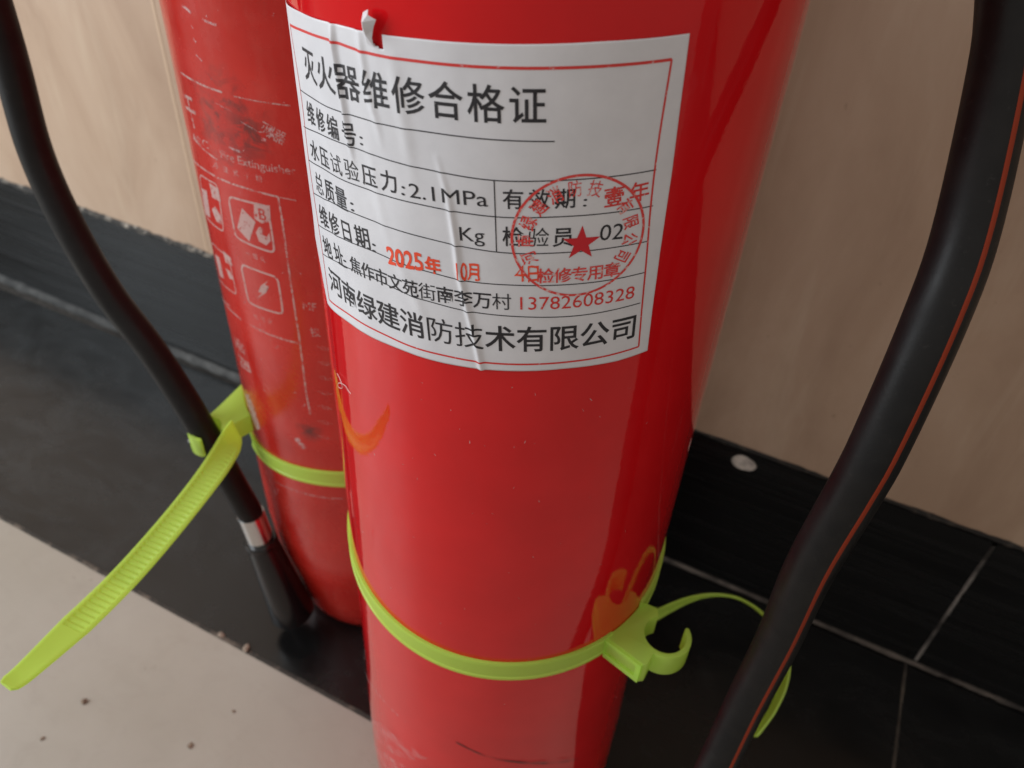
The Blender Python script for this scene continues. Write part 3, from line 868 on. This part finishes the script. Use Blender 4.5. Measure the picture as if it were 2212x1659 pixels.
def ribbon(name, pts, widthdir, mat, ribs=True, taper=0.028, ribs_from=0.012, ribs_to=0.03, width=SW):
    """free tail: pts are world points, widthdir one vector per point"""
    PQ = resample(spline(np.c_[np.array(pts), np.array(widthdir)], 16), 0.00045)
    A_, u = PQ; P, Wd = A_[:, :3], A_[:, 3:]
    T = np.gradient(P, axis=0); T /= np.linalg.norm(T, axis=1)[:, None]
    Wd = Wd - T * np.sum(Wd * T, 1)[:, None]; Wd /= np.linalg.norm(Wd, axis=1)[:, None]
    N = np.cross(T, Wd)
    if N[len(N) // 2] @ (EYE - P[len(N) // 2]) < 0: N = -N
    L = u[-1]
    # profile across: outer rim, channel, rim (front), plain back
    cols = [-.5, -.44, -.36, -.30, 0, .30, .36, .44, .5]
    v, f = [], []; m = len(cols)
    for i in range(len(P)):
        e = L - u[i]
        w = width * (1 if e > taper else .62 + .38 * e / taper)
        if e < .002: w *= .72 + .28 * e / .002
        rib = ribs and u[i] > ribs_from and e > ribs_to
        ph = (u[i] % 0.0027) / 0.0027
        for c_ in cols:
            hf = ST
            if abs(c_) < .33:
                if rib: hf = ST * (-.35 + 1.15 * (1 - ph) if ph > .18 else -.35 + 1.15 * ph / .18)
                elif e <= ribs_to: hf = ST * .86
                else: hf = ST * .6
            elif abs(c_) == .5: hf = ST * .7
            v.append(P[i] + Wd[i] * c_ * w + N[i] * hf / 2)
        for c_ in cols[::-1]:
            hb = ST * .5 if abs(c_) < .49 else ST * .3
            v.append(P[i] + Wd[i] * c_ * w - N[i] * hb)
        M2 = 2 * m
        if i:
            for k in range(M2): f.append(((i-1)*M2+k, i*M2+k, i*M2+(k+1) % M2, (i-1)*M2+(k+1) % M2))
    f.append(tuple(range(M2))); q = (len(P) - 1) * M2; f.append(tuple(range(q, q + M2))[::-1])
    o = from_py(name, v, f, mat)
    bm = bmesh.new(); bm.from_mesh(o.data); bmesh.ops.recalc_face_normals(bm, faces=bm.faces[:]); bm.to_mesh(o.data); bm.free()
    return autosmooth(o, 40)
def pol(c, r, th): return np.array([c[0] + math.sin(th) * r, c[1] - math.cos(th) * r])

# front tie
tieA = empty('cable_tie', (AX[0], AX[1], .19), 'yellow-green cable tie strapped low round the front extinguisher, its hose clip empty', 'cable tie', 'yellow-green cable ties')
ZT = 0.1998                                            # top of strap, front
def zA(th): return ZT - SW / 2 + 0.010 * (1 - math.cos(th - .45)) * (1 if th < .45 else .45)
def zA_all(t_):
    if t_ > -2.6: return zA(t_)
    k = (t_ + 2.6) / (1.38 - 2 * math.pi + 2.6)
    return zA(-2.6) * (1 - k) + (ZT - SW / 2 + .004) * k
keep(ring_strap('strap', AX, RA, 1.12, 1.38 - 2 * math.pi, zA_all, NYLON), tieA)
rc = np.array([-0.0125, 0.1842]); ri, ro = 0.0079, 0.0100
outl = [pol(AX, .0653, t_) for t_ in np.linspace(1.07, 1.42, 10)] + [np.array([-.0196, .1940]), np.array([-.0182, .1928])]
a0, a1 = math.radians(128), math.radians(402)
outl += [rc + ri * np.array([math.cos(a), math.sin(a)]) for a in np.linspace(a0, a1, 34)]
outl += [rc + (ri + ro) / 2 * np.array([math.cos(a1 + .10), math.sin(a1 + .10)])]
outl += [rc + ro * np.array([math.cos(a), math.sin(a)]) for a in np.linspace(a1 + .04, math.radians(262), 20)]
outl += [np.array([-.0142, .1690]), np.array([-.0156, .1680])]
zc_top = 0.2005
clipA = keep(extrude_outline('hose_clip', outl, lambda p: zc_top, SW + .001, NYLON), tieA)
# raised frame of the strap slot on the clip's face
pA, pB = pol(AX, .0660, 1.075), np.array([-.0156, .1680])
dd = (pB - pA) / np.linalg.norm(pB - pA); nn = np.array([dd[1], -dd[0]])
bm = bmesh.new()
Ls = np.linalg.norm(pB - pA)
for (a, b, z_a, z_b) in ((.0003, Ls - .0003, zc_top - .0022, zc_top - .0003), (.0003, Ls - .0003, zc_top - SW - .0006, zc_top - SW + .0018), (Ls - .0022, Ls - .0003, zc_top - SW + .0018, zc_top - .0022)):
    q0, q1 = pA + dd * a, pA + dd * b
    pts8 = [(*q0, z_a), (*q1, z_a), (*(q1 + nn * .0011), z_a), (*(q0 + nn * .0011), z_a), (*q0, z_b), (*q1, z_b), (*(q1 + nn * .0011), z_b), (*(q0 + nn * .0011), z_b)]
    vs = [bm.verts.new(p) for p in pts8]
    for q in ((3,2,1,0),(4,5,6,7),(0,1,5,4),(1,2,6,5),(2,3,7,6),(3,0,4,7)): bm.faces.new([vs[i] for i in q])
bmesh.ops.recalc_face_normals(bm, faces=bm.faces[:])
keep(from_bm('slot_frame', bm, NYLON, smooth=False), tieA)
tp, wd = [], []
for x, y, d_, wx in ((1404, 1325, .428, 0), (1418, 1328, .430, 0), (1447, 1314, .435, .2), (1486, 1297, .440, .55), (1525, 1287, .444, .8), (1564, 1286, .446, .92), (1603, 1296, .446, .95), (1646, 1325, .444, .9), (1682, 1372, .440, .8), (1698, 1425, .436, .7), (1692, 1478, .432, .50), (1668, 1535, .428, .38), (1630, 1590, .424, .3)):
    p = along(x, y, d_); tp.append(p)
    vdir = ray(x, y); up = np.array([0, 0, 1.0])
    # turn the strap's width from upright towards the line of sight
    w_ = up * (1 - wx) - vdir * wx
    if y > 1340 and x > 1620:
        side = along(x + 10, y + 6, d_) - p; side /= np.linalg.norm(side); w_ = side * .31 - vdir * .93
    wd.append(w_ / np.linalg.norm(w_))
keep(ribbon('tail', tp, wd, NYLON), tieA)

# rear tie
tieB = empty('cable_tie', (BX[0], BX[1], .16), 'yellow-green cable tie with long ribbed tail, clipped round the black hose on the left', 'cable tie', 'yellow-green cable ties')
def zB(th): return .1625 - SW / 2 + (-.0085 if th < -.75 else -.0085 * max(0, (.35 - th) / 1.1) ** 1.3 if th < .35 else 0) + (.006 * min(1, (th - .35) / 2) if th > .35 else 0)
keep(ring_strap('strap', BX, RB, -.66, 2 * math.pi - 1.05, lambda t_: zB(t_) if t_ < 3.6 else zB(3.6) + (zB(-.8) - zB(3.6)) * min(1, (t_ - 3.6) / (2 * math.pi - 1.05 - 3.6)), NYLON), tieB)
hc = vplane(452, 945, .334)
zcb = hc[2] + .004
rcB = hc[:2]
radial = (rcB - BX) / np.linalg.norm(rcB - BX)
thc = math.atan2(radial[0], -radial[1])
ra = math.atan2(BX[1] - rcB[1], BX[0] - rcB[0])          # from the hose towards the cylinder
ri, ro = HR + .0003, HR + .0025
def ringp(deg, r): return rcB + r * np.array([math.cos(math.radians(deg)), math.sin(math.radians(deg))])
outl = [pol(BX, .0629, t_) for t_ in np.linspace(-.50, -.96, 10)]
outl += [ringp(112, .0140)]
outl += [ringp(a, ro) for a in np.linspace(126, 292, 30)]
outl += [ringp(298, (ri + ro) / 2 + .0004)]
outl += [ringp(a, ri) for a in np.linspace(290, 24, 46)]
outl += [ringp(20, ri + .0028)]
def zclipB(p):
    return .1755 - .10 * max(0, np.hypot(*(np.array(p) - BX)) - .070)
keep(extrude_outline('hose_clip', outl, zclipB, SW + .001, NYLON), tieB)
tp, wd = [], []
for x, y, d_, sx in ((510, 928, .424, .25), (503, 944, .420, .45), (489, 972, .414, .7), (457, 1022, .405, .9), (406, 1089, .396, 1), (339, 1170, .387, 1), (271, 1246, .379, 1), (203, 1314, .372, 1), (140, 1373, .366, 1), (85, 1424, .361, 1), (40, 1464, .358, 1), (12, 1482, .356, 1)):
    tp.append(along(x, y, d_))
    vdir = ray(x, y); tan = along(x - 6, y + 7.2, d_ - .002) - along(x, y, d_); tan /= np.linalg.norm(tan)
    w_ = np.cross(tan, -vdir); w_ /= np.linalg.norm(w_)
    up = np.array([0, 0, 1.0])
    if w_ @ up < 0: w_ = -w_
    w_ = w_ * math.cos(.5) + vdir * math.sin(.5)
    w_ = w_ * sx + up * (1 - sx); wd.append(w_ / np.linalg.norm(w_))
keep(ribbon('tail', tp, wd, NYLON, width=.0123, taper=.032), tieB)

# ------------------------------------------------------------------ bits lying on the floor
def crumb(px, py, r, seed, mat, label, cat, name, squash=.7):
    p = on_floor(px, py)
    bm = bmesh.new(); bmesh.ops.create_icosphere(bm, subdivisions=3, radius=r)
    for q in bm.verts:
        k = 1 + .45 * noise.noise(q.co * (1.3 / r) + Vector((seed, 0, 0)))
        q.co = Vector((q.co.x * k * 1.3, q.co.y * k, q.co.z * k * squash))
    z = min(q.co.z for q in bm.verts)
    o = from_bm(name, bm, mat); o.location = (p[0], p[1], -z + .0001)
    o.rotation_euler = (0, 0, seed)
    return tag(o, label, cat)
DIRT = mat_mortar('brown_dirt', (0.12, 0.08, 0.055), (0.27, 0.20, 0.145), .35, .65, 400)
CHIP = mat_mortar('tan_mortar', (0.12, 0.09, 0.07), (0.34, 0.26, 0.20), .35, .6, 300)
crumb(182, 1517, .0014, 1.0, DIRT, 'dark brown crumb on the beige tile under the end of the green tie tail', 'crumb', 'crumb')
crumb(411, 1612, .0013, 2.2, DIRT, 'flat brown crumb on the beige tile near the bottom edge of the photo', 'crumb', 'crumb', .4)
crumb(504, 1537, .0008, 3.1, DIRT, 'tiny grey speck on the beige tile between crumb and black border', 'speck', 'speck', .4)
crumb(92, 1596, .0009, 4.4, DIRT, 'tiny grey speck on the beige tile in the lower left corner', 'speck', 'speck', .4)
crumb(533, 1402, .0021, 5.0, CHIP, 'tan mortar chip on the front edge of the black floor border', 'mortar chip', 'mortar_chip', .5)
crumb(478, 1372, .0017, 6.0, CHIP, 'flat grey mortar chip on the border edge left of the tan one', 'mortar chip', 'mortar_chip', .4)
crumb(415, 953, .0019, 7.0, mat_plain('white_drop', (.5, .5, .52), .4), 'small white drop on the black floor beside the rear hose clip', 'paint drop', 'paint_drop', .25)
